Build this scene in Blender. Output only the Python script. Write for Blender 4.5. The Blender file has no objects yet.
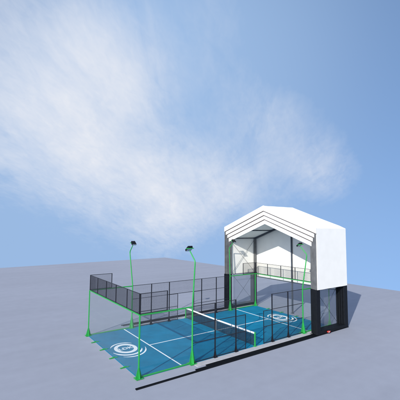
import bpy, math, random
from mathutils import Vector, Matrix
random.seed(7)
S = bpy.context.scene
COL = S.collection
R = math.radians

# ---------------------------------------------------------------- node helpers
def new_mat(name):
    m = bpy.data.materials.new(name); m.use_nodes = True
    nt = m.node_tree
    return m, nt, nt.nodes['Principled BSDF'], nt.nodes['Material Output']

def paint(name, rgb, rough=.5, metal=0., vary=.12, scale=6., bump=0., bscale=60., spec=.5):
    """a surface with an uneven base colour and optional grain"""
    m, nt, p, out = new_mat(name)
    tc = nt.nodes.new('ShaderNodeTexCoord')
    n = nt.nodes.new('ShaderNodeTexNoise'); n.inputs['Scale'].default_value = scale
    n.inputs['Detail'].default_value = 6; n.inputs['Roughness'].default_value = .6
    nt.links.new(tc.outputs['Object'], n.inputs['Vector'])
    r = nt.nodes.new('ShaderNodeMapRange')
    r.inputs[1].default_value = .3; r.inputs[2].default_value = .7
    r.inputs[3].default_value = 1 - vary; r.inputs[4].default_value = 1 + vary
    nt.links.new(n.outputs['Fac'], r.inputs[0])
    mx = nt.nodes.new('ShaderNodeVectorMath'); mx.operation = 'SCALE'
    mx.inputs[0].default_value = rgb
    nt.links.new(r.outputs[0], mx.inputs['Scale'])
    nt.links.new(mx.outputs[0], p.inputs['Base Color'])
    p.inputs['Roughness'].default_value = rough; p.inputs['Metallic'].default_value = metal
    p.inputs['Specular IOR Level'].default_value = spec
    if bump:
        b = nt.nodes.new('ShaderNodeTexNoise'); b.inputs['Scale'].default_value = bscale
        b.inputs['Detail'].default_value = 4
        nt.links.new(tc.outputs['Object'], b.inputs['Vector'])
        bn = nt.nodes.new('ShaderNodeBump'); bn.inputs['Strength'].default_value = bump
        bn.inputs['Distance'].default_value = .02
        nt.links.new(b.outputs['Fac'], bn.inputs['Height'])
        nt.links.new(bn.outputs[0], p.inputs['Normal'])
    return m

def glassy(name, tint, gloss_ior, haze_rgb, haze):
    """thin clear sheet: transparent, a little milky, mirror-like at grazing angles"""
    m, nt, p, out = new_mat(name)
    nt.nodes.remove(p)
    t = nt.nodes.new('ShaderNodeBsdfTransparent'); t.inputs[0].default_value = (*tint, 1)
    d = nt.nodes.new('ShaderNodeBsdfDiffuse'); d.inputs[0].default_value = (*haze_rgb, 1)
    tr = nt.nodes.new('ShaderNodeBsdfTranslucent'); tr.inputs[0].default_value = (*haze_rgb, 1)
    md = nt.nodes.new('ShaderNodeMixShader'); md.inputs[0].default_value = .5
    nt.links.new(d.outputs[0], md.inputs[1]); nt.links.new(tr.outputs[0], md.inputs[2])
    m1 = nt.nodes.new('ShaderNodeMixShader'); m1.inputs[0].default_value = haze
    nt.links.new(t.outputs[0], m1.inputs[1]); nt.links.new(md.outputs[0], m1.inputs[2])
    g = nt.nodes.new('ShaderNodeBsdfGlossy'); g.inputs['Roughness'].default_value = .03
    lw = nt.nodes.new('ShaderNodeLayerWeight'); lw.inputs['Blend'].default_value = .5
    pw = nt.nodes.new('ShaderNodeMath'); pw.operation = 'POWER'; pw.inputs[1].default_value = 4.5
    nt.links.new(lw.outputs['Facing'], pw.inputs[0])
    f = nt.nodes.new('ShaderNodeMath'); f.operation = 'MULTIPLY_ADD'; f.inputs[1].default_value = .55; f.inputs[2].default_value = gloss_ior
    nt.links.new(pw.outputs[0], f.inputs[0])
    m2 = nt.nodes.new('ShaderNodeMixShader')
    nt.links.new(f.outputs[0], m2.inputs[0]); nt.links.new(m1.outputs[0], m2.inputs[1]); nt.links.new(g.outputs[0], m2.inputs[2])
    nt.links.new(m2.outputs[0], out.inputs['Surface'])
    return m

def fabric(name, rgb, through):
    """white coated tarpaulin: mostly diffuse, lets a little light through"""
    m = paint(name, rgb, .55, 0, .03, 1.2, .25, 3.)
    nt = m.node_tree; p = nt.nodes['Principled BSDF']; out = nt.nodes['Material Output']
    tr = nt.nodes.new('ShaderNodeBsdfTranslucent'); tr.inputs[0].default_value = (*rgb, 1)
    mx = nt.nodes.new('ShaderNodeMixShader'); mx.inputs[0].default_value = through
    nt.links.new(p.outputs[0], mx.inputs[1]); nt.links.new(tr.outputs[0], mx.inputs[2])
    nt.links.new(mx.outputs[0], out.inputs['Surface'])
    return m

M = dict(
    green=paint('green_powder_coat', (.018, .29, .055), .42, 0, .08, 3.),
    dark=paint('dark_powder_coat', (.008, .009, .014), .45, 0, .2, 4.),
    black=paint('black_steel', (.0045, .006, .009), .6, 0, .3, 5., spec=.2),
    column=paint('grey_galvanised_steel', (.115, .12, .125), .5, .2, .25, 2.),
    truss=paint('grey_blue_truss_steel', (.045, .055, .075), .5, 0, .2, 2.),
    wire=paint('dark_wire', (.02, .02, .03), .5, 0, .1, 4.),
    net=paint('black_net_cord', (.012, .02, .03), .8, 0, .1, 4.),
    white=paint('white_tape', (.82, .83, .84), .6, 0, .05, 8.),
    line=paint('white_turf_line', (.74, .78, .80), .9, 0, .08, 12.),
    pvc=fabric('white_tarpaulin', (.88, .873, .825), .10),
    gap_shade=paint('brown_gap_shade', (.05, .032, .026), .8, 0, .2, 4.),  # dark brown standing in for shade between the nested canopy bands
    glass=glassy('clear_glass', (.972, .983, .982), .02, (.78, .82, .82), .018),
    film=glassy('clear_film', (.84, .85, .88), .02, (.70, .72, .78), .12),
    lens=paint('lamp_lens', (.55, .58, .60), .12, .3, .1, 8.),
    red=paint('red_paint', (.45, .04, .03), .5, 0, .2, 9.),
    concrete=paint('pale_concrete', (.37, .375, .40), .85, 0, .12, 2.5, .2, 40.),
)

# ground: blue-grey levelled screed with faint mottling and swept streaks
def ground_mat():
    m, nt, p, out = new_mat('grey_screed')
    tc = nt.nodes.new('ShaderNodeTexCoord')
    def noise(scale, det, vec=None):
        n = nt.nodes.new('ShaderNodeTexNoise'); n.inputs['Scale'].default_value = scale
        n.inputs['Detail'].default_value = det; n.inputs['Roughness'].default_value = .62
        nt.links.new((vec or tc.outputs['Object']), n.inputs['Vector']); return n.outputs['Fac']
    mp = nt.nodes.new('ShaderNodeMapping'); mp.inputs['Scale'].default_value = (.03, .55, 1)
    mp.inputs['Rotation'].default_value = (0, 0, R(-64))
    nt.links.new(tc.outputs['Object'], mp.inputs['Vector'])
    a = noise(.05, 5); b = noise(1.1, 8); c = noise(1.0, 4, mp.outputs[0]); d = noise(14, 3)
    def madd(x, k, y):
        q = nt.nodes.new('ShaderNodeMath'); q.operation = 'MULTIPLY_ADD'
        nt.links.new(x, q.inputs[0]); q.inputs[1].default_value = k
        if isinstance(y, float): q.inputs[2].default_value = y
        else: nt.links.new(y, q.inputs[2])
        return q.outputs[0]
    s = madd(a, .24, madd(b, .16, madd(c, .18, madd(d, .14, .64))))
    v = nt.nodes.new('ShaderNodeVectorMath'); v.operation = 'SCALE'
    v.inputs[0].default_value = (.275, .294, .352)
    nt.links.new(s, v.inputs['Scale']); nt.links.new(v.outputs[0], p.inputs['Base Color'])
    p.inputs['Roughness'].default_value = .8; p.inputs['Specular IOR Level'].default_value = .25
    bn = nt.nodes.new('ShaderNodeBump'); bn.inputs['Strength'].default_value = .15; bn.inputs['Distance'].default_value = .01
    nt.links.new(d, bn.inputs['Height']); nt.links.new(bn.outputs[0], p.inputs['Normal'])
    return m
M['ground'] = ground_mat()
M['turf'] = paint('blue_turf', (.003, .170, .305), .9, 0, .15, .8, .5, 90., .15)

# ---------------------------------------------------------------- mesh builder
class MB:
    def __init__(s): s.v = []; s.f = []
    def quadbox(s, c8):
        n = len(s.v); s.v += [tuple(c) for c in c8]
        s.f += [tuple(n+i for i in q) for q in ((0,3,2,1),(4,5,6,7),(0,1,5,4),(1,2,6,5),(2,3,7,6),(3,0,4,7))]
    def box(s, x0, x1, y0, y1, z0, z1):
        s.quadbox([(x0,y0,z0),(x1,y0,z0),(x1,y1,z0),(x0,y1,z0),(x0,y0,z1),(x1,y0,z1),(x1,y1,z1),(x0,y1,z1)])
    def bar(s, a, b, w, h=None, caps=True, up=(0, 0, 1)):
        a, b = Vector(a), Vector(b); h = h or w; d = (b-a).normalized()
        up = Vector(up)
        if abs(d.dot(up)) > .95: up = Vector((1, 0, 0))
        r = d.cross(up).normalized()*w/2; u = r.cross(d).normalized()*h/2
        n = len(s.v)
        s.v += [tuple(p+q) for p in (a, b) for q in (-r-u, r-u, r+u, -r+u)]
        for i in range(4): j = (i+1) % 4; s.f.append((n+i, n+j, n+4+j, n+4+i))
        if caps: s.f += [(n+3, n+2, n+1, n), (n+4, n+5, n+6, n+7)]
    def tube(s, pts, rad, seg=12):
        pts = [Vector(p) for p in pts]
        rad = rad if isinstance(rad, (list, tuple)) else [rad]*len(pts)
        n = len(s.v)
        for i, p in enumerate(pts):
            d = (pts[min(i+1, len(pts)-1)] - pts[max(i-1, 0)]).normalized()
            e = Vector((1, 0, 0)) if abs(d.x) < .9 else Vector((0, 1, 0))
            r = d.cross(e).normalized(); u = r.cross(d)
            for k in range(seg):
                t = 2*math.pi*k/seg
                s.v.append(tuple(p + rad[i]*(r*math.cos(t)+u*math.sin(t))))
        for i in range(len(pts)-1):
            for k in range(seg):
                k2 = (k+1) % seg
                s.f.append((n+i*seg+k, n+i*seg+k2, n+(i+1)*seg+k2, n+(i+1)*seg+k))
        s.f.append(tuple(n+k for k in range(seg))[::-1])
        s.f.append(tuple(n+(len(pts)-1)*seg+k for k in range(seg)))
    def prism(s, poly, ext):
        """poly: list of 3D points, ext: extrusion vector"""
        n = len(s.v); k = len(poly); e = Vector(ext)
        s.v += [tuple(p) for p in poly] + [tuple(Vector(p)+e) for p in poly]
        s.f.append(tuple(range(n, n+k))[::-1]); s.f.append(tuple(range(n+k, n+2*k)))
        for i in range(k): j = (i+1) % k; s.f.append((n+i, n+j, n+k+j, n+k+i))
    def wires(s, o, u, v, lu, lv, step, t):
        """a welded wire grid: real thin bars"""
        o, u, v = Vector(o), Vector(u), Vector(v); nrm = u.cross(v)*t*.5
        k = int(lu/step)
        for i in range(k+1):
            q = o + u*(i*lu/k); s.bar(q+nrm, q+nrm+v*lv, t, caps=False)
        k = int(lv/step)
        for i in range(k+1):
            q = o + v*(i*lv/k); s.bar(q-nrm, q-nrm+u*lu, t, caps=False)
    def build(s, name, mat, parent=None, bevel=0., smooth=False):
        me = bpy.data.meshes.new(name); me.from_pydata(s.v, [], s.f); me.materials.append(mat)
        me.validate()
        o = bpy.data.objects.new(name, me); COL.objects.link(o)
        if smooth:
            for p in me.polygons: p.use_smooth = True
            try: me.set_sharp_from_angle(angle=R(40))
            except Exception: pass
        if parent:
            o.parent = parent
            w = parent.location if not parent.parent else parent.parent.location + parent.location
            me.transform(Matrix.Translation(-w))
        if bevel:
            b = o.modifiers.new('bevel', 'BEVEL'); b.width = bevel; b.segments = 2; b.limit_method = 'ANGLE'
        return o

def thing(name, label, cat, loc=(0, 0, 0), group=None):
    o = bpy.data.objects.new(name, None); COL.objects.link(o); o.location = loc
    o.empty_display_size = .3
    o['label'] = label; o['category'] = cat
    if group: o['group'] = group
    return o
def tag(o, label, cat, group=None):
    o['label'] = label; o['category'] = cat
    if group: o['group'] = group
    return o

# heights (this court is tall): rails at H1, H2, top of glass G, top of end mesh T
L, W = 20., 10.
H1, H2, G, T = 1.36, 2.62, 3.87, 5.16

# ---------------------------------------------------------------- ground, court
g = MB(); g.prism([(42.9, 72.3, -.4), (-150, 55, -.4), (-150, -110, -.4), (48.6, -110, -.4)], (0, 0, .4))
o = g.build('ground', M['ground']); o['kind'] = 'structure'

c = MB(); c.box(-.02, 20.02, -.02, 10.02, .0, .02)
court = c.build('sports_court', M['turf']); court['kind'] = 'structure'
ln = .05
for x in (3.25, 16.85):
    m = MB(); m.box(x-ln, x+ln, .03, 9.97, .0205, .0245); m.build('service_line', M['line'], court)
for x0, x1 in ((3.25+ln, 9.9), (10.1, 16.85-ln)):
    m = MB(); m.box(x0, x1, 4.95-ln, 4.95+ln, .0205, .0245); m.build('centre_line', M['line'], court)

def emblem(cx, cy, flip):
    m = MB(); z = .0205; h = .004; ex = .78
    def arc(r0, r1, a0, a1, ey=1., ox=0., oy=0., n=40):
        for i in range(n):
            q = []
            for t, rr in ((i, 'a'), (i+1, 'a'), (i+1, 'b'), (i, 'b')):
                u = t/n; a = R(a0+(a1-a0)*u)
                # brush-like ends
                k = 1. if abs(a1-a0) >= 359 else min(1, 4*min(u, 1-u)+.15)
                mid = (r0+r1)/2; rad = mid + (k*(r1-r0)/2)*(1 if rr == 'a' else -1)
                q.append((cx+flip*(ox+rad*ex*math.cos(a)), cy+flip*(oy+rad*ey*math.sin(a)), z))
            m.prism(q, (0, 0, h))
    arc(.76, 1.10, 0, 360, .95)
    arc(1.40, 1.62, 195, 335, .95)
    arc(1.78, 1.92, 235, 345, 1.0)
    arc(1.36, 1.52, 40, 150, .9)
    e = m.build('court_emblem', M['line'], court)
    cu = bpy.data.curves.new('emblem_letters', 'FONT'); cu.body = 'LDK'; cu.size = .60
    cu.align_x = 'CENTER'; cu.align_y = 'CENTER'; cu.extrude = .002; cu.offset = .012
    to = bpy.data.objects.new('tmp', cu); COL.objects.link(to)
    dg = bpy.context.evaluated_depsgraph_get()
    me = bpy.data.meshes.new_from_object(to.evaluated_get(dg))
    bpy.data.objects.remove(to)
    me.transform(Matrix.Translation((cx, cy, z+.0022)) @ Matrix.Rotation(0 if flip > 0 else math.pi, 4, 'Z'))
    me.materials.clear(); me.materials.append(M['line'])
    lo = bpy.data.objects.new('emblem_letters', me); COL.objects.link(lo); lo.parent = e
emblem(1.42, 5.3, 1); emblem(18.32, 4.75, 1)

for y0, y1 in ((-.66, -.06), (10.06, 10.66)):
    m = MB(); m.box(4.0, 20.0, y0, y1, 0, .03); q = m.build('concrete_strip', M['concrete'], bevel=.008); q['kind'] = 'structure'

# ---------------------------------------------------------------- enclosure
def gusset(m, x, y, s=.10, h=.75, plate=.22):
    m.box(x-plate, x+plate, y-plate, y+plate, .021, .045)
    for dx, dy in ((1, 0), (-1, 0), (0, 1), (0, -1)):
        n = Vector((-dy, dx, 0))*.012
        a = Vector((x, y, .045)) + Vector((dx, dy, 0))*s*.5
        b = Vector((x, y, .045)) + Vector((dx, dy, 0))*(plate-.02)
        c = a + Vector((0, 0, h))
        m.prism([a-n, b-n, c-n], n*2)

def corner_post(x, y, label):
    t = thing('corner_post', label, 'post', (x, y, .02), 'green posts at the four corners of the court')
    m = MB(); m.box(x-.042, x+.042, y-.042, y+.042, .045, G-.002); m.build('post_shaft', M['green'], t, .008)
    m = MB(); gusset(m, x, y, .10, .62, .24); m.build('base_plate', M['green'], t)
corner_post(0, 0, 'green corner post in front, nearest the viewer, where glass end wall meets rail')
corner_post(0, 10, 'green corner post at far left edge of the court with gusseted foot')
corner_post(20, 0, 'green corner post inside the canopy behind its clear side curtain')
corner_post(20, 10, 'green corner post at the deepest corner of the court under the canopy')

def end_wall(x, sgn, label):
    t = thing('glass_end_wall', label, 'glass wall', (x, 5, .02), 'glass end walls of the court')
    for k in range(5):
        m = MB(); m.box(x-.006, x+.006, .07+2*k if k == 0 else 2*k+.006, 9.93 if k == 4 else 2*k+1.994, .05, G-.07)
        m.build('glass_pane', M['glass'], t)
    m = MB(); m.box(x-.045, x+.045, .062, 9.938, G-.07, G); m.build('top_beam', M['green'], t, .006)
    for k in range(1, 5):
        y = 2*k
        m = MB(); m.box(x-.38 if sgn < 0 else x-.22, x+.22 if sgn < 0 else x+.38, y-.055, y+.055, .021, .05)
        n = Vector((0, .02, 0))
        m.prism([(x+sgn*.01, y-.02, .051), (x+sgn*.30, y-.02, .051), (x+sgn*.01, y-.02, .11)], n*2)
        m.build('floor_bracket', M['green'], t)
end_wall(0, -1, 'clear glass end wall in the open on the left, green top beam')
end_wall(20, 1, 'clear glass end wall standing beneath the white canopy')

def side_wall(x0, x1, y, label):
    t = thing('glass_side_wall', label, 'glass wall', ((x0+x1)/2, y, .02), 'short glass side walls at the court corners')
    xm = (x0+x1)/2
    for a, b in ((x0+.07, xm-.006), (xm+.006, x1-.07)):
        m = MB(); m.box(a, b, y-.006, y+.006, .11, G-.09); m.build('glass_pane', M['glass'], t)
    m = MB(); m.box(x0+.062, x1-.062, y-.045, y+.045, G-.09, G); m.build('top_beam', M['green'], t, .006)
    m = MB(); m.box(x0+.062, x1-.062, y-.035, y+.035, .03, .11); m.build('bottom_rail', M['green'], t, .006)
side_wall(0, 4, 0, 'glass side wall with green rails, front left, nearest the viewer')
side_wall(0, 4, 10, 'glass side wall on the far left side behind the open court')
side_wall(16, 20, 0, 'glass side wall inside the canopy on the near right')
side_wall(16, 20, 10, 'glass side wall along the far side of the canopy interior')

def mesh_screen(pts, label, step=.05, wt=.006):
    """framed wire screen standing on the glass, from point to point"""
    (x0, y0), (x1, y1) = pts
    t = thing('mesh_screen', label, 'mesh screen', ((x0+x1)/2, (y0+y1)/2, G), 'dark wire screens standing on the glass walls')
    d = Vector((x1-x0, y1-y0, 0)); ln_ = d.length; d.normalize()
    k = max(1, round(ln_/2))
    for i in range(k+1):
        p = Vector((x0, y0, 0)) + d*(ln_*i/k)
        if i == 0: p += d*.03
        if i == k: p -= d*.03
        m = MB(); m.bar((p.x, p.y, G+.002), (p.x, p.y, T), .055); m.build('screen_post', M['dark'], t)
    a = Vector((x0, y0, 0))+d*.06; b = Vector((x1, y1, 0))-d*.06
    for zz in (G+.03, T-.02):
        m = MB(); m.bar((a.x, a.y, zz), (b.x, b.y, zz), .036, .04); m.build('screen_rail', M['dark'], t)
    m = MB(); m.wires((a.x, a.y, G+.05), d, (0, 0, 1), (b-a).length, T-G-.08, step, wt)
    m.build('wire_mesh', M['wire'], t)
mesh_screen(((0, .05), (0, 9.95)), 'long dark wire screen on top of the left glass end wall', .05, .0085)
mesh_screen(((20, .05), (20, 9.95)), 'long dark wire screen on the end wall under the canopy')
mesh_screen(((0, 0), (2, 0)), 'short dark wire screen over the front left glass corner')
mesh_screen(((0, 10), (2, 10)), 'short dark wire screen over the far left glass corner')
mesh_screen(((18, 0), (20, 0)), 'short dark wire screen over the near right corner in the canopy')
mesh_screen(((18, 10), (20, 10)), 'short dark wire screen over the deepest corner in the canopy')

def side_fence(y, xs, gate_x, label):
    """posts xs at full height, a low panel from the last to gate_x"""
    t = thing('mesh_fence', label, 'fence', ((xs[0]+xs[-1])/2, y, .02), 'dark wire mesh side fences')
    own = xs[1:]                                    # the first bay hangs on the floodlight post
    for x in own:
        m = MB(); m.box(x-.036, x+.036, y-.036, y+.036, .045, G); gusset(m, x, y, .07, .55, .16)
        m.build('fence_post', M['dark'], t)
    m = MB(); m.box(gate_x-.022, gate_x+.022, y-.022, y+.022, .021, H2); m.build('gate_post', M['dark'], t)
    bays = [(xs[i], xs[i+1], G) for i in range(len(xs)-1)] + [(xs[-1], gate_x, H2)]
    for a, b, top in bays:
        if a > b: a, b = b, a
        for zz in ([.08, H1, H2, G-.02] if top == G else [.08, H1, H2-.02]):
            m = MB(); m.box(a+.037, b-.037, y-.016, y+.016, zz-.02, zz+.02); m.build('fence_rail', M['dark'], t)
        m = MB(); m.wires((a+.04, y, .10), (1, 0, 0), (0, 0, 1), b-a-.08, top-.13, .05, .0036)
        m.build('wire_mesh', M['wire'], t)
    return t
side_fence(0, [4, 6, 8], 9, 'dark wire fence on the near side, left of the net post')
side_fence(0, [16, 14, 12], 11, 'dark wire fence on the near side, between net post and canopy')
fl = side_fence(10, [4, 6, 8], 9, 'dark wire fence on the far side, left of the net')
fr = side_fence(10, [16, 14, 12], 11, 'dark wire fence on the far side, running from net into the canopy')
for zz in (H2, G-.02):
    m = MB(); m.box(8.037, 11.963, 9.984, 10.016, zz-.02, zz+.02); m.build('lintel_rail', M['dark'], fl)
m = MB(); m.wires((8.04, 10, H2+.03), (1, 0, 0), (0, 0, 1), 3.92, G-H2-.07, .05, .0036); m.build('wire_mesh', M['wire'], fl)

# floodlight posts: square-ish pole, bend near the top, arm leaning over the court
def flood(x, y, sgn, lean, label):
    t = thing('floodlight_post', label, 'floodlight', (x, y, .02), 'green floodlight posts beside the court')
    m = MB()
    m.tube([(x, y, .045), (x, y, 3.9), (x, y-sgn*lean, 6.80), (x, y-sgn*lean, 6.93), (x, y-sgn*(lean-.05), 7.05), (x, y+sgn*(.65-lean), 7.66)],
           [.065, .054, .047, .047, .045, .04], 10)
    m.build('pole', M['green'], t, smooth=True)
    m = MB(); gusset(m, x, y, .14, .9, .27); m.build('base_plate', M['green'], t)
    hy = y+sgn*(.75-lean); hz = 7.84
    f = MB()
    ca, sa = math.cos(R(38)), math.sin(R(38))
    def P(px, py, pz):  # head frame: py along the throw (tilted down), pz up
        return (x+px, hy+sgn*(py*ca+pz*sa), hz-py*sa+pz*ca)
    f.quadbox([P(-.21,-.14,-.08),P(.21,-.14,-.08),P(.21,.24,-.08),P(-.21,.24,-.08),
               P(-.18,-.14,.09),P(.18,-.14,.09),P(.21,.24,.06),P(-.21,.24,.06)])
    for k in range(7):
        px = -.165+k*.055
        f.quadbox([P(px-.007,-.22,-.06),P(px+.007,-.22,-.06),P(px+.007,-.141,-.06),P(px-.007,-.141,-.06),
                   P(px-.007,-.22,.08),P(px+.007,-.22,.08),P(px+.007,-.141,.08),P(px-.007,-.141,.08)])
    h = f.build('lamp_head', M['black'], t)
    f = MB(); f.quadbox([P(-.18,.241,-.06),P(.18,.241,-.06),P(.18,.249,-.06),P(-.18,.249,-.06),
                         P(-.18,.241,.045),P(.18,.241,.045),P(.18,.249,.045),P(-.18,.249,.045)])
    f.build('front_window', M['lens'], h)
    f = MB(); f.quadbox([P(-.18,-.10,-.092),P(.18,-.10,-.092),P(.18,.21,-.092),P(-.18,.21,-.092),
               P(-.18,-.10,-.082),P(.18,-.10,-.082),P(.18,.21,-.082),P(-.18,.21,-.082)])
    f.build('lens', M['lens'], h)
    b = MB()
    for px in (-.235, .235):
        b.bar(P(px, .04, .0), P(px, -.20, -.13), .02, .05)
    b.bar(P(-.245, -.20, -.13), P(.245, -.20, -.13), .02, .05)
    b.build('bracket', M['green'], t)
flood(4, 0, 1, .26, 'green floodlight post at front left, beside the open near side fence')
flood(4, 10, -1, .75, 'green floodlight post on the far left side against sky and grey ground')
flood(16, 0, 1, .52, 'green floodlight post just inside the canopy mouth on the near right')
flood(16, 10, -1, .12, 'green floodlight post by the far dark legs of the canopy mouth')

# net
t = thing('padel_net', 'low black net with white top tape stretched across the blue court', 'net', (10, 5, .02))
m = MB(); m.wires((10, .06, .06), (0, 1, 0), (0, 0, 1), 9.88, .92, .042, .009); m.build('net_mesh', M['net'], t)
m = MB()
n = 24
for i in range(n):
    a, b = .05+9.9*i/n, .05+9.9*(i+1)/n
    za = 1.0+.05*abs((a-5)/5)**1.5; zb = 1.0+.05*abs((b-5)/5)**1.5
    m.quadbox([(9.978,a,za-.085),(10.022,a,za-.085),(10.022,b,zb-.085),(9.978,b,zb-.085),
               (9.978,a,za+.035),(10.022,a,za+.035),(10.022,b,zb+.035),(9.978,b,zb+.035)])
m.build('top_tape', M['white'], t)
m = MB(); m.box(9.98, 10.02, 4.97, 5.03, .03, .91); m.build('centre_strap', M['white'], t)
for y in (-.01, 10.01):
    m = MB(); m.box(9.955, 10.045, y-.045, y+.045, .045, 1.10); m.box(9.87, 10.13, y-.13, y+.13, .021, .045)
    m.build('net_post', M['green'], t, .006)

# ---------------------------------------------------------------- telescopic canopy
SL = .358
RING = [  # peak z, fascia depth, half width, front x, back x
    (11.66, .52, 6.34, 16.27, 20.97),
    (11.06, .37, 6.14, 16.34, 20.91),
    (10.61, .36, 5.94, 16.41, 20.85),
    (10.18, .42, 5.74, 16.48, 20.79)]
ZB = 3.93
def profile(pk, hw, drop=0., inset=0.):
    e = pk-SL*hw
    return [(5-hw+inset, e-drop), (5, pk-drop), (5+hw-inset, e-drop)]

def cover(m, pk, hw, x0, x1, th=.03, zb=ZB):
    """roof and side skin in one folded sheet, gently slack between frames"""
    out = [(5-hw, zb)] ; e = pk-SL*hw
    N = 10
    for k in range(7): out.append((5-hw, zb+(e-.06-zb)*k/6)) if k else None
    for k in range(1, N+1): u = k/N; out.append((5-hw+hw*u, e+(pk-e)*u - .02*math.sin(math.pi*u)))
    for k in range(1, N+1): u = k/N; out.append((5+hw*u, pk+(e-pk)*u - .02*math.sin(math.pi*u)))
    for k in range(1, 7): out.append((5+hw, e-.06-(e-.06-zb)*k/6))
    # inner profile: move every point towards the inside
    inn = []
    for i, (y, z) in enumerate(out):
        a = Vector(out[max(i-1, 0)]); b = Vector(out[min(i+1, len(out)-1)])
        d = (b-a).normalized(); nn = Vector((d.y, -d.x)); inn.append((y+nn.x*th, z+nn.y*th))
    K = 12; n0 = len(m.v); c_ = len(out)
    for j in range(K+1):
        x = x0+(x1-x0)*j/K
        s = .012*math.sin(math.pi*3*j/K)**2
        for (y, z) in out: m.v.append((x, y, z-s))
        for (y, z) in inn: m.v.append((x, y, z-s))
    st = 2*c_
    for j in range(K):
        for i in range(c_-1):
            a = n0+j*st+i
            m.f.append((a, a+1, a+1+st, a+st))
            a += c_
            m.f.append((a, a+st, a+1+st, a+1))
        for i in (0, c_-1):
            a = n0+j*st+i; m.f.append((a, a+st, a+st+c_, a+c_))
    for j in (0, K):
        for i in range(c_-1):
            a = n0+j*st+i; m.f.append((a, a+1, a+1+c_, a+c_))

ring_lab = ['outermost white canopy section with the long white side wall and back wall',
            'white canopy section nested second, just inside the outermost one',
            'white canopy section nested third, showing as a band below the second',
            'innermost white canopy section, lowest of the nested gable bands']
for i, (pk, fd, hw, xf, xb) in enumerate(RING):
    t = thing('canopy_section', ring_lab[i], 'canopy', ((xf+xb)/2, 5, .1), 'telescopic canopy sections pushed together')
    e = pk-SL*hw
    m = MB(); cover(m, pk, hw, xf+.062, xb); m.build('fabric_cover', M['pvc'], t, smooth=True)
    # gable fascia, two leaning boards
    m = MB()
    o_ = [(xf, 5-hw-.02, e+.02), (xf, 5, pk+.025), (xf, 5+hw+.02, e+.02)]
    m.prism([o_[0], o_[1], (xf, 5, pk-fd), (xf, 5-hw-.02, e-fd)], (.06, 0, 0))
    m.prism([o_[1], o_[2], (xf, 5+hw+.02, e-fd), (xf, 5, pk-fd)], (.06, 0, 0))
    m.build('gable_fascia', M['pvc'], t)
    for sg in (-1, 1):
        m = MB()
        m.prism([(xf+.004, 5, pk-fd-.002), (xf+.004, 5+sg*(hw+.0), e-fd-.002), (xf+.004, 5+sg*hw, e-fd-.058), (xf+.004, 5, pk-fd-.058)], (.05, 0, 0))
        if i < 3: m.build('gap_shade_strip', M['gap_shade'], t)  # added dark strip paints the shadowed gap under each fascia
    # legs
    for sg in (-1, 1):
        y = 5+sg*(hw-.11)
        for front in (1, 0):
            x0, x1 = (xf-.02, xf+.30) if front else (xb-.34, xb-.02)
            m = MB(); m.box(x0, x1, y-.07, y+.07, ZB+.002, e-(fd if front else .08)-.003)
            m.build('upper_leg', M['column'], t, .01)
            a, b = (xf-.06, xf+(.46 if sg < 0 else .28)) if front else (xb-.50, xb+.03)
            m = MB(); m.box(a, b, y-.085, y+.085, .34, ZB); m.build('lower_leg', M['black'], t, .01)
        m = MB(); m.box(xf-.06, xb+.03, y-.085, y+.085, .085, .338)
        bb = m.build('base_beam', M['black'], t, .01)
        for x in (xf+.25, (xf+xb)/2, xb-.25):
            m = MB(); m.tube([(x, y-.05, .115), (x, y+.05, .115)], .075, 14); m.build('roller', M['column'], bb, smooth=True)
        # long girt where the fabric ends, and eave purlin
        m = MB(); m.bar((xf+.47, y, ZB-.03), (xb-.51, y, ZB-.03), .06); m.build('girt', M['truss'], t)
    # rafters front and back
    for x, nm in ((xf+.15, 'front_rafter'), (xb-.16, 'rear_rafter')):
        if nm == 'front_rafter' : dz = fd*.6
        else: dz = .14
        for sg in (-1, 1):
            m = MB(); m.bar((x, 5+sg*(hw-.19), e-dz+SL*.19), (x, 5+sg*.004, pk-dz), .14 if i < 3 else .22, .14 if i < 3 else .20)
            m.build(nm, M['truss'], t)
    if i == 3:
        for u in (-.97, -.5, .5, .97):
            y = 5+hw*u; z = pk-SL*hw*abs(u)-.12
            m = MB(); m.bar((xf+.25, y, z), (xb-.27, y, z), .09); m.build('purlin', M['truss'], t)
        m = MB(); m.bar((xf+.25, 5, pk-.14), (xb-.27, 5, pk-.14), .09); m.build('purlin', M['truss'], t)
        for sg in (-1, 1):
            y = 5+sg*(hw-.11)
            for p, q in (((xf+.45, .4), (xb-.45, ZB-.1)), ((xf+.45, ZB-.1), (xb-.45, .4)), ((xf+.35, ZB+.1), (xb-.35, e-.3)), ((xf+.35, e-.5), (xb-.35, ZB+.1))):
                yy = y+(.02 if p[1] > q[1] else -.02)
                m = MB(); m.bar((p[0], yy, p[1]), (q[0], yy, q[1]), .022); m.build('bracing_cable', M['truss'], t)
    if i == 3:
        for sg in (-1, 1):
            y = 5+sg*(hw-.22)
            m = MB(); m.box(xf+.47, xb-.51, y-.004, y+.004, .345, ZB-.005); m.build('clear_curtain', M['film'], t)
    if i == 0:
        # back wall: fabric gable down to 3.35 m and the post in its middle
        m = MB()
        ew = e-.05; zt = 3.36
        N = 14
        ys = [5-hw+.04+(2*hw-.08)*k/N for k in range(N+1)]
        m.prism([(xb-.05, y, zt) for y in ys] + [(xb-.05, y, pk-.05-SL*abs(y-5)) for y in ys[::-1]], (.03, 0, 0))
        m.build('back_wall', M['pvc'], t)
        m = MB(); m.box(xb-.055, xb-.015, 5-hw+.3, 5+hw-.3, zt-.07, zt-.002); m.build('hem_bar', M['truss'], t)
        m = MB(); m.box(xb-.22, xb-.08, 5.03, 5.17, .045, pk-.30); m.box(xb-.28, xb-.02, 4.96, 5.24, .0, .044); m.build('gable_post', M['truss'], t)
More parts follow.
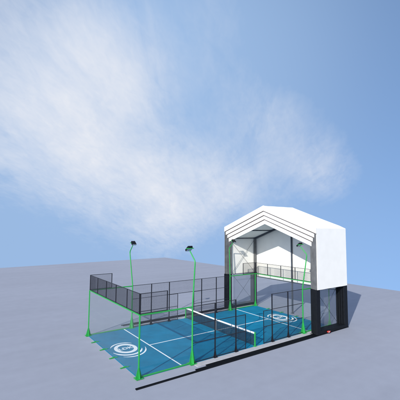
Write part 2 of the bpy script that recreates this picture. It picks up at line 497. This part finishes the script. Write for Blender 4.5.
# ground tracks
def track(y_sign, label, rails):
    yc = 5+y_sign*5.95
    t = thing('canopy_track', label, 'track', (10, yc, 0), 'floor tracks the canopy rolls on')
    for off, x0, x1 in rails:
        y = 5+y_sign*off
        m = MB(); m.box(x0, x1, y-.085, y+.085, 0, .022)
        b_ = m.build('rail', M['black'], t, .003)
        for u in (-.075, .052):
            m = MB(); m.box(x0, x1, y+u, y+u+.023, .0225, .06); m.build('rail_lip', M['black'], b_, .003)
track(-1, 'long black floor track along the near side of the court', [(6.23, -.75, 21.1), (6.03, 3.6, 21.0), (5.83, 4.6, 20.9), (5.63, 16.2, 20.8)])
track(1, 'long black floor track along the far side, seen through the fence', [(6.23, 3.5, 21.1), (6.03, 3.6, 21.0), (5.83, 4.6, 20.9), (5.63, 16.2, 20.8)])

# small drive unit lying on the base beam
t = thing('drive_unit', 'small red and white box on the dark base beam of the canopy', 'box', (17.65, -1.47, .14))
m = MB(); m.box(17.52, 17.80, -1.54, -1.376, .15, .27); m.build('housing', M['red'], t, .015)
m = MB(); m.box(17.55, 17.66, -1.544, -1.5405, .17, .255); m.build('plate', M['white'], t)
m = MB(); m.tube([(17.80, -1.46, .21), (17.90, -1.46, .21)], .045, 12); m.build('motor_shaft', M['column'], t)

# ---------------------------------------------------------------- camera
def rot(yaw, pitch, roll):
    cy, sy, cp, sp, cr, sr = math.cos(yaw), math.sin(yaw), math.cos(pitch), math.sin(pitch), math.cos(roll), math.sin(roll)
    f = Vector((cy*cp, sy*cp, sp)); r = Vector((sy, -cy, 0)); u = r.cross(f)
    return cr*r+sr*u, -sr*r+cr*u, f
CAM = Vector((-9.5032, -19.7404, 9.3377)); FPX = 335.852
r_, u_, f_ = rot(.95139, .08182, .00676)
cam = bpy.data.cameras.new('camera'); co = bpy.data.objects.new('camera', cam); COL.objects.link(co)
mw = Matrix((( r_.x, u_.x, -f_.x, CAM.x), (r_.y, u_.y, -f_.y, CAM.y), (r_.z, u_.z, -f_.z, CAM.z), (0, 0, 0, 1)))
co.matrix_world = mw
cam.sensor_width = 36; cam.lens = FPX/400*36; cam.clip_end = 2000
S.camera = co

# ---------------------------------------------------------------- sun and sky
sd = Vector((1.75, .83, -1.)).normalized()
sun = bpy.data.lights.new('sun', 'SUN'); so = bpy.data.objects.new('sun', sun); COL.objects.link(so)
so.rotation_euler = sd.to_track_quat('-Z', 'Y').to_euler(); so.location = (-20, -10, 30)
sun.energy = 2.9; sun.angle = R(.5); sun.color = (1, .955, .88)
EL = math.asin(-sd.z); AZ = math.atan2(-sd.x, -sd.y)

w = bpy.data.worlds.new('World'); S.world = w; w.use_nodes = True
nt = w.node_tree; N_ = nt.nodes; Lk = nt.links.new
bg = N_['Background']
tc = N_.new('ShaderNodeTexCoord')
sep = N_.new('ShaderNodeSeparateXYZ'); Lk(tc.outputs['Generated'], sep.inputs[0])
def math_(op, a, b=None, c=None, clamp=False):
    q = N_.new('ShaderNodeMath'); q.operation = op; q.use_clamp = clamp
    for i, x in enumerate((a, b, c)):
        if x is None: continue
        if isinstance(x, (int, float)): q.inputs[i].default_value = x
        else: Lk(x, q.inputs[i])
    return q.outputs[0]
# below the horizon the sky simply carries on (the ground sheet ends in mid-air, as in the picture)
zz = math_('MAXIMUM', math_('MULTIPLY_ADD', sep.outputs['Z'], .42, .50), .2)
cmb = N_.new('ShaderNodeCombineXYZ'); Lk(sep.outputs['X'], cmb.inputs[0]); Lk(sep.outputs['Y'], cmb.inputs[1]); Lk(zz, cmb.inputs[2])
nrm = N_.new('ShaderNodeVectorMath'); nrm.operation = 'NORMALIZE'; Lk(cmb.outputs[0], nrm.inputs[0])
sky = N_.new('ShaderNodeTexSky'); sky.sky_type = 'NISHITA'; sky.sun_disc = False
sky.sun_elevation = EL; sky.sun_rotation = AZ; sky.air_density = 1.0; sky.dust_density = .6; sky.ozone_density = 2.6
Lk(nrm.outputs[0], sky.inputs[0])
# clouds: soft banks placed by compass direction and height, broken up by noise
def pix(x, y): return (f_ + r_*((x-200)/FPX) - u_*((y-200)/FPX)).normalized()
def blob(x, y, r, k):
    d = N_.new('ShaderNodeVectorMath'); d.operation = 'DISTANCE'
    Lk(tc.outputs['Generated'], d.inputs[0]); d.inputs[1].default_value = pix(x, y) if x is not None else Vector(y).normalized()
    mr = N_.new('ShaderNodeMapRange'); mr.interpolation_type = 'SMOOTHERSTEP'
    mr.inputs[1].default_value = 0; mr.inputs[2].default_value = r/FPX; mr.inputs[3].default_value = k; mr.inputs[4].default_value = 0
    Lk(d.outputs['Value'], mr.inputs[0]); return mr.outputs[0]
mask = None
for b in [(50, 10, 120, .40), (30, 90, 130, .52), (105, 50, 85, .55), (100, 130, 120, .60), (150, 85, 60, .35), (125, 185, 105, .66), (140, 110, 60, .15), (190, 185, 85, .75), (165, 225, 60, .55),
          (225, 195, 70, .40), (20, 150, 100, .40), (285, 165, 85, .42), (330, 172, 50, .40), (230, 115, 80, .26), (262, 105, 60, .2), (205, 30, 90, .3), (300, 120, 70, .12),
          (-120, 60, 160, .4), (620, 120, 160, .4)] + [(None, v_, r__, k_) for v_, r__, k_ in (((0, 0, 1), 210, .75), ((-.8, -.4, .55), 330, 1.1), ((.1, -.9, .4), 280, .8), ((-.9, .5, .4), 200, .7))]:  # None entries: unseen banks overhead and behind the camera, added to lift ambient light
    v = blob(*b); mask = v if mask is None else math_('ADD', mask, v)
# a high cloud sheet: directions are carried onto a level plane, so streaks draw together towards the horizon
den = math_('MAXIMUM', math_('ADD', sep.outputs['Z'], .34), .1)
px_ = math_('DIVIDE', sep.outputs['X'], den); py_ = math_('DIVIDE', sep.outputs['Y'], den)
pl = N_.new('ShaderNodeCombineXYZ'); Lk(px_, pl.inputs[0]); Lk(py_, pl.inputs[1])
def cnoise(scale, det, rough, dist, ang, along, seed=0.):
    m1 = N_.new('ShaderNodeMapping'); m1.inputs['Rotation'].default_value = (0, 0, -R(ang)); m1.inputs['Location'].default_value = (seed, seed*.7, seed)
    Lk(pl.outputs[0], m1.inputs['Vector'])
    m2 = N_.new('ShaderNodeVectorMath'); m2.operation = 'MULTIPLY'; m2.inputs[1].default_value = (along, 1, 1); Lk(m1.outputs[0], m2.inputs[0])
    n = N_.new('ShaderNodeTexNoise'); n.inputs['Scale'].default_value = scale; n.inputs['Detail'].default_value = det
    n.inputs['Roughness'].default_value = rough; n.inputs['Distortion'].default_value = dist
    Lk(m2.outputs[0], n.inputs['Vector']); return n.outputs['Fac']
n1 = cnoise(2.6, 10, .56, .5, 46, .5, 3.1); n2 = cnoise(7, 10, .62, .9, 54, .36, 1.7); n3 = cnoise(26, 8, .66, .4, 42, .45, .4)
tex = math_('MULTIPLY', math_('SUBTRACT', n1, .5), 1.35)
tex = math_('MULTIPLY_ADD', math_('SUBTRACT', n2, .5), .8, tex)
tex = math_('MULTIPLY_ADD', math_('SUBTRACT', n3, .5), .70, tex)
d2 = math_('MULTIPLY_ADD', tex, math_('MULTIPLY_ADD', mask, 1.3, .12, clamp=True), mask)
cl = N_.new('ShaderNodeMapRange'); cl.interpolation_type = 'LINEAR'
cl.inputs[1].default_value = .2; cl.inputs[2].default_value = 1.7; cl.inputs[3].default_value = 0; cl.inputs[4].default_value = 1.
Lk(d2, cl.inputs[0])
mix = N_.new('ShaderNodeMix'); mix.data_type = 'RGBA'
veil = None
for b in [(200, 60, 240, .85), (20, 235, 260, .85), (60, 40, 200, .3), (250, 250, 200, .4)]:
    v = blob(*b); veil = v if veil is None else math_('ADD', veil, v)
hz = N_.new('ShaderNodeMix'); hz.data_type = 'RGBA'; hz.clamp_factor = True
Lk(veil, hz.inputs['Factor'])
Lk(cl.outputs[0], mix.inputs['Factor'])
SKY = .112
dt = N_.new('ShaderNodeVectorMath'); dt.operation = 'DOT_PRODUCT'; Lk(tc.outputs['Generated'], dt.inputs[0]); dt.inputs[1].default_value = -sd
br = N_.new('ShaderNodeMapRange'); br.inputs[1].default_value = -.1; br.inputs[2].default_value = .9; br.inputs[3].default_value = 1; br.inputs[4].default_value = 2.6  # clouds made brighter towards the sun, out of view, for more ambient light
Lk(dt.outputs['Value'], br.inputs[0])
cc = N_.new('ShaderNodeVectorMath'); cc.operation = 'SCALE'; cc.inputs[0].default_value = (.44/SKY, .458/SKY, .50/SKY); Lk(br.outputs[0], cc.inputs['Scale'])
Lk(sky.outputs[0], hz.inputs[6]); hz.inputs[7].default_value = (.19/SKY, .283/SKY, .435/SKY, 1); Lk(hz.outputs[2], mix.inputs[6]); Lk(cc.outputs[0], mix.inputs[7])
Lk(mix.outputs[2], bg.inputs[0]); bg.inputs[1].default_value = SKY

S.view_settings.view_transform = 'Standard'; S.view_settings.look = 'None'
S.view_settings.exposure = .85; S.view_settings.gamma = 1; S.view_settings.use_curve_mapping = False
S.cycles.max_bounces = 10; S.cycles.transparent_max_bounces = 40
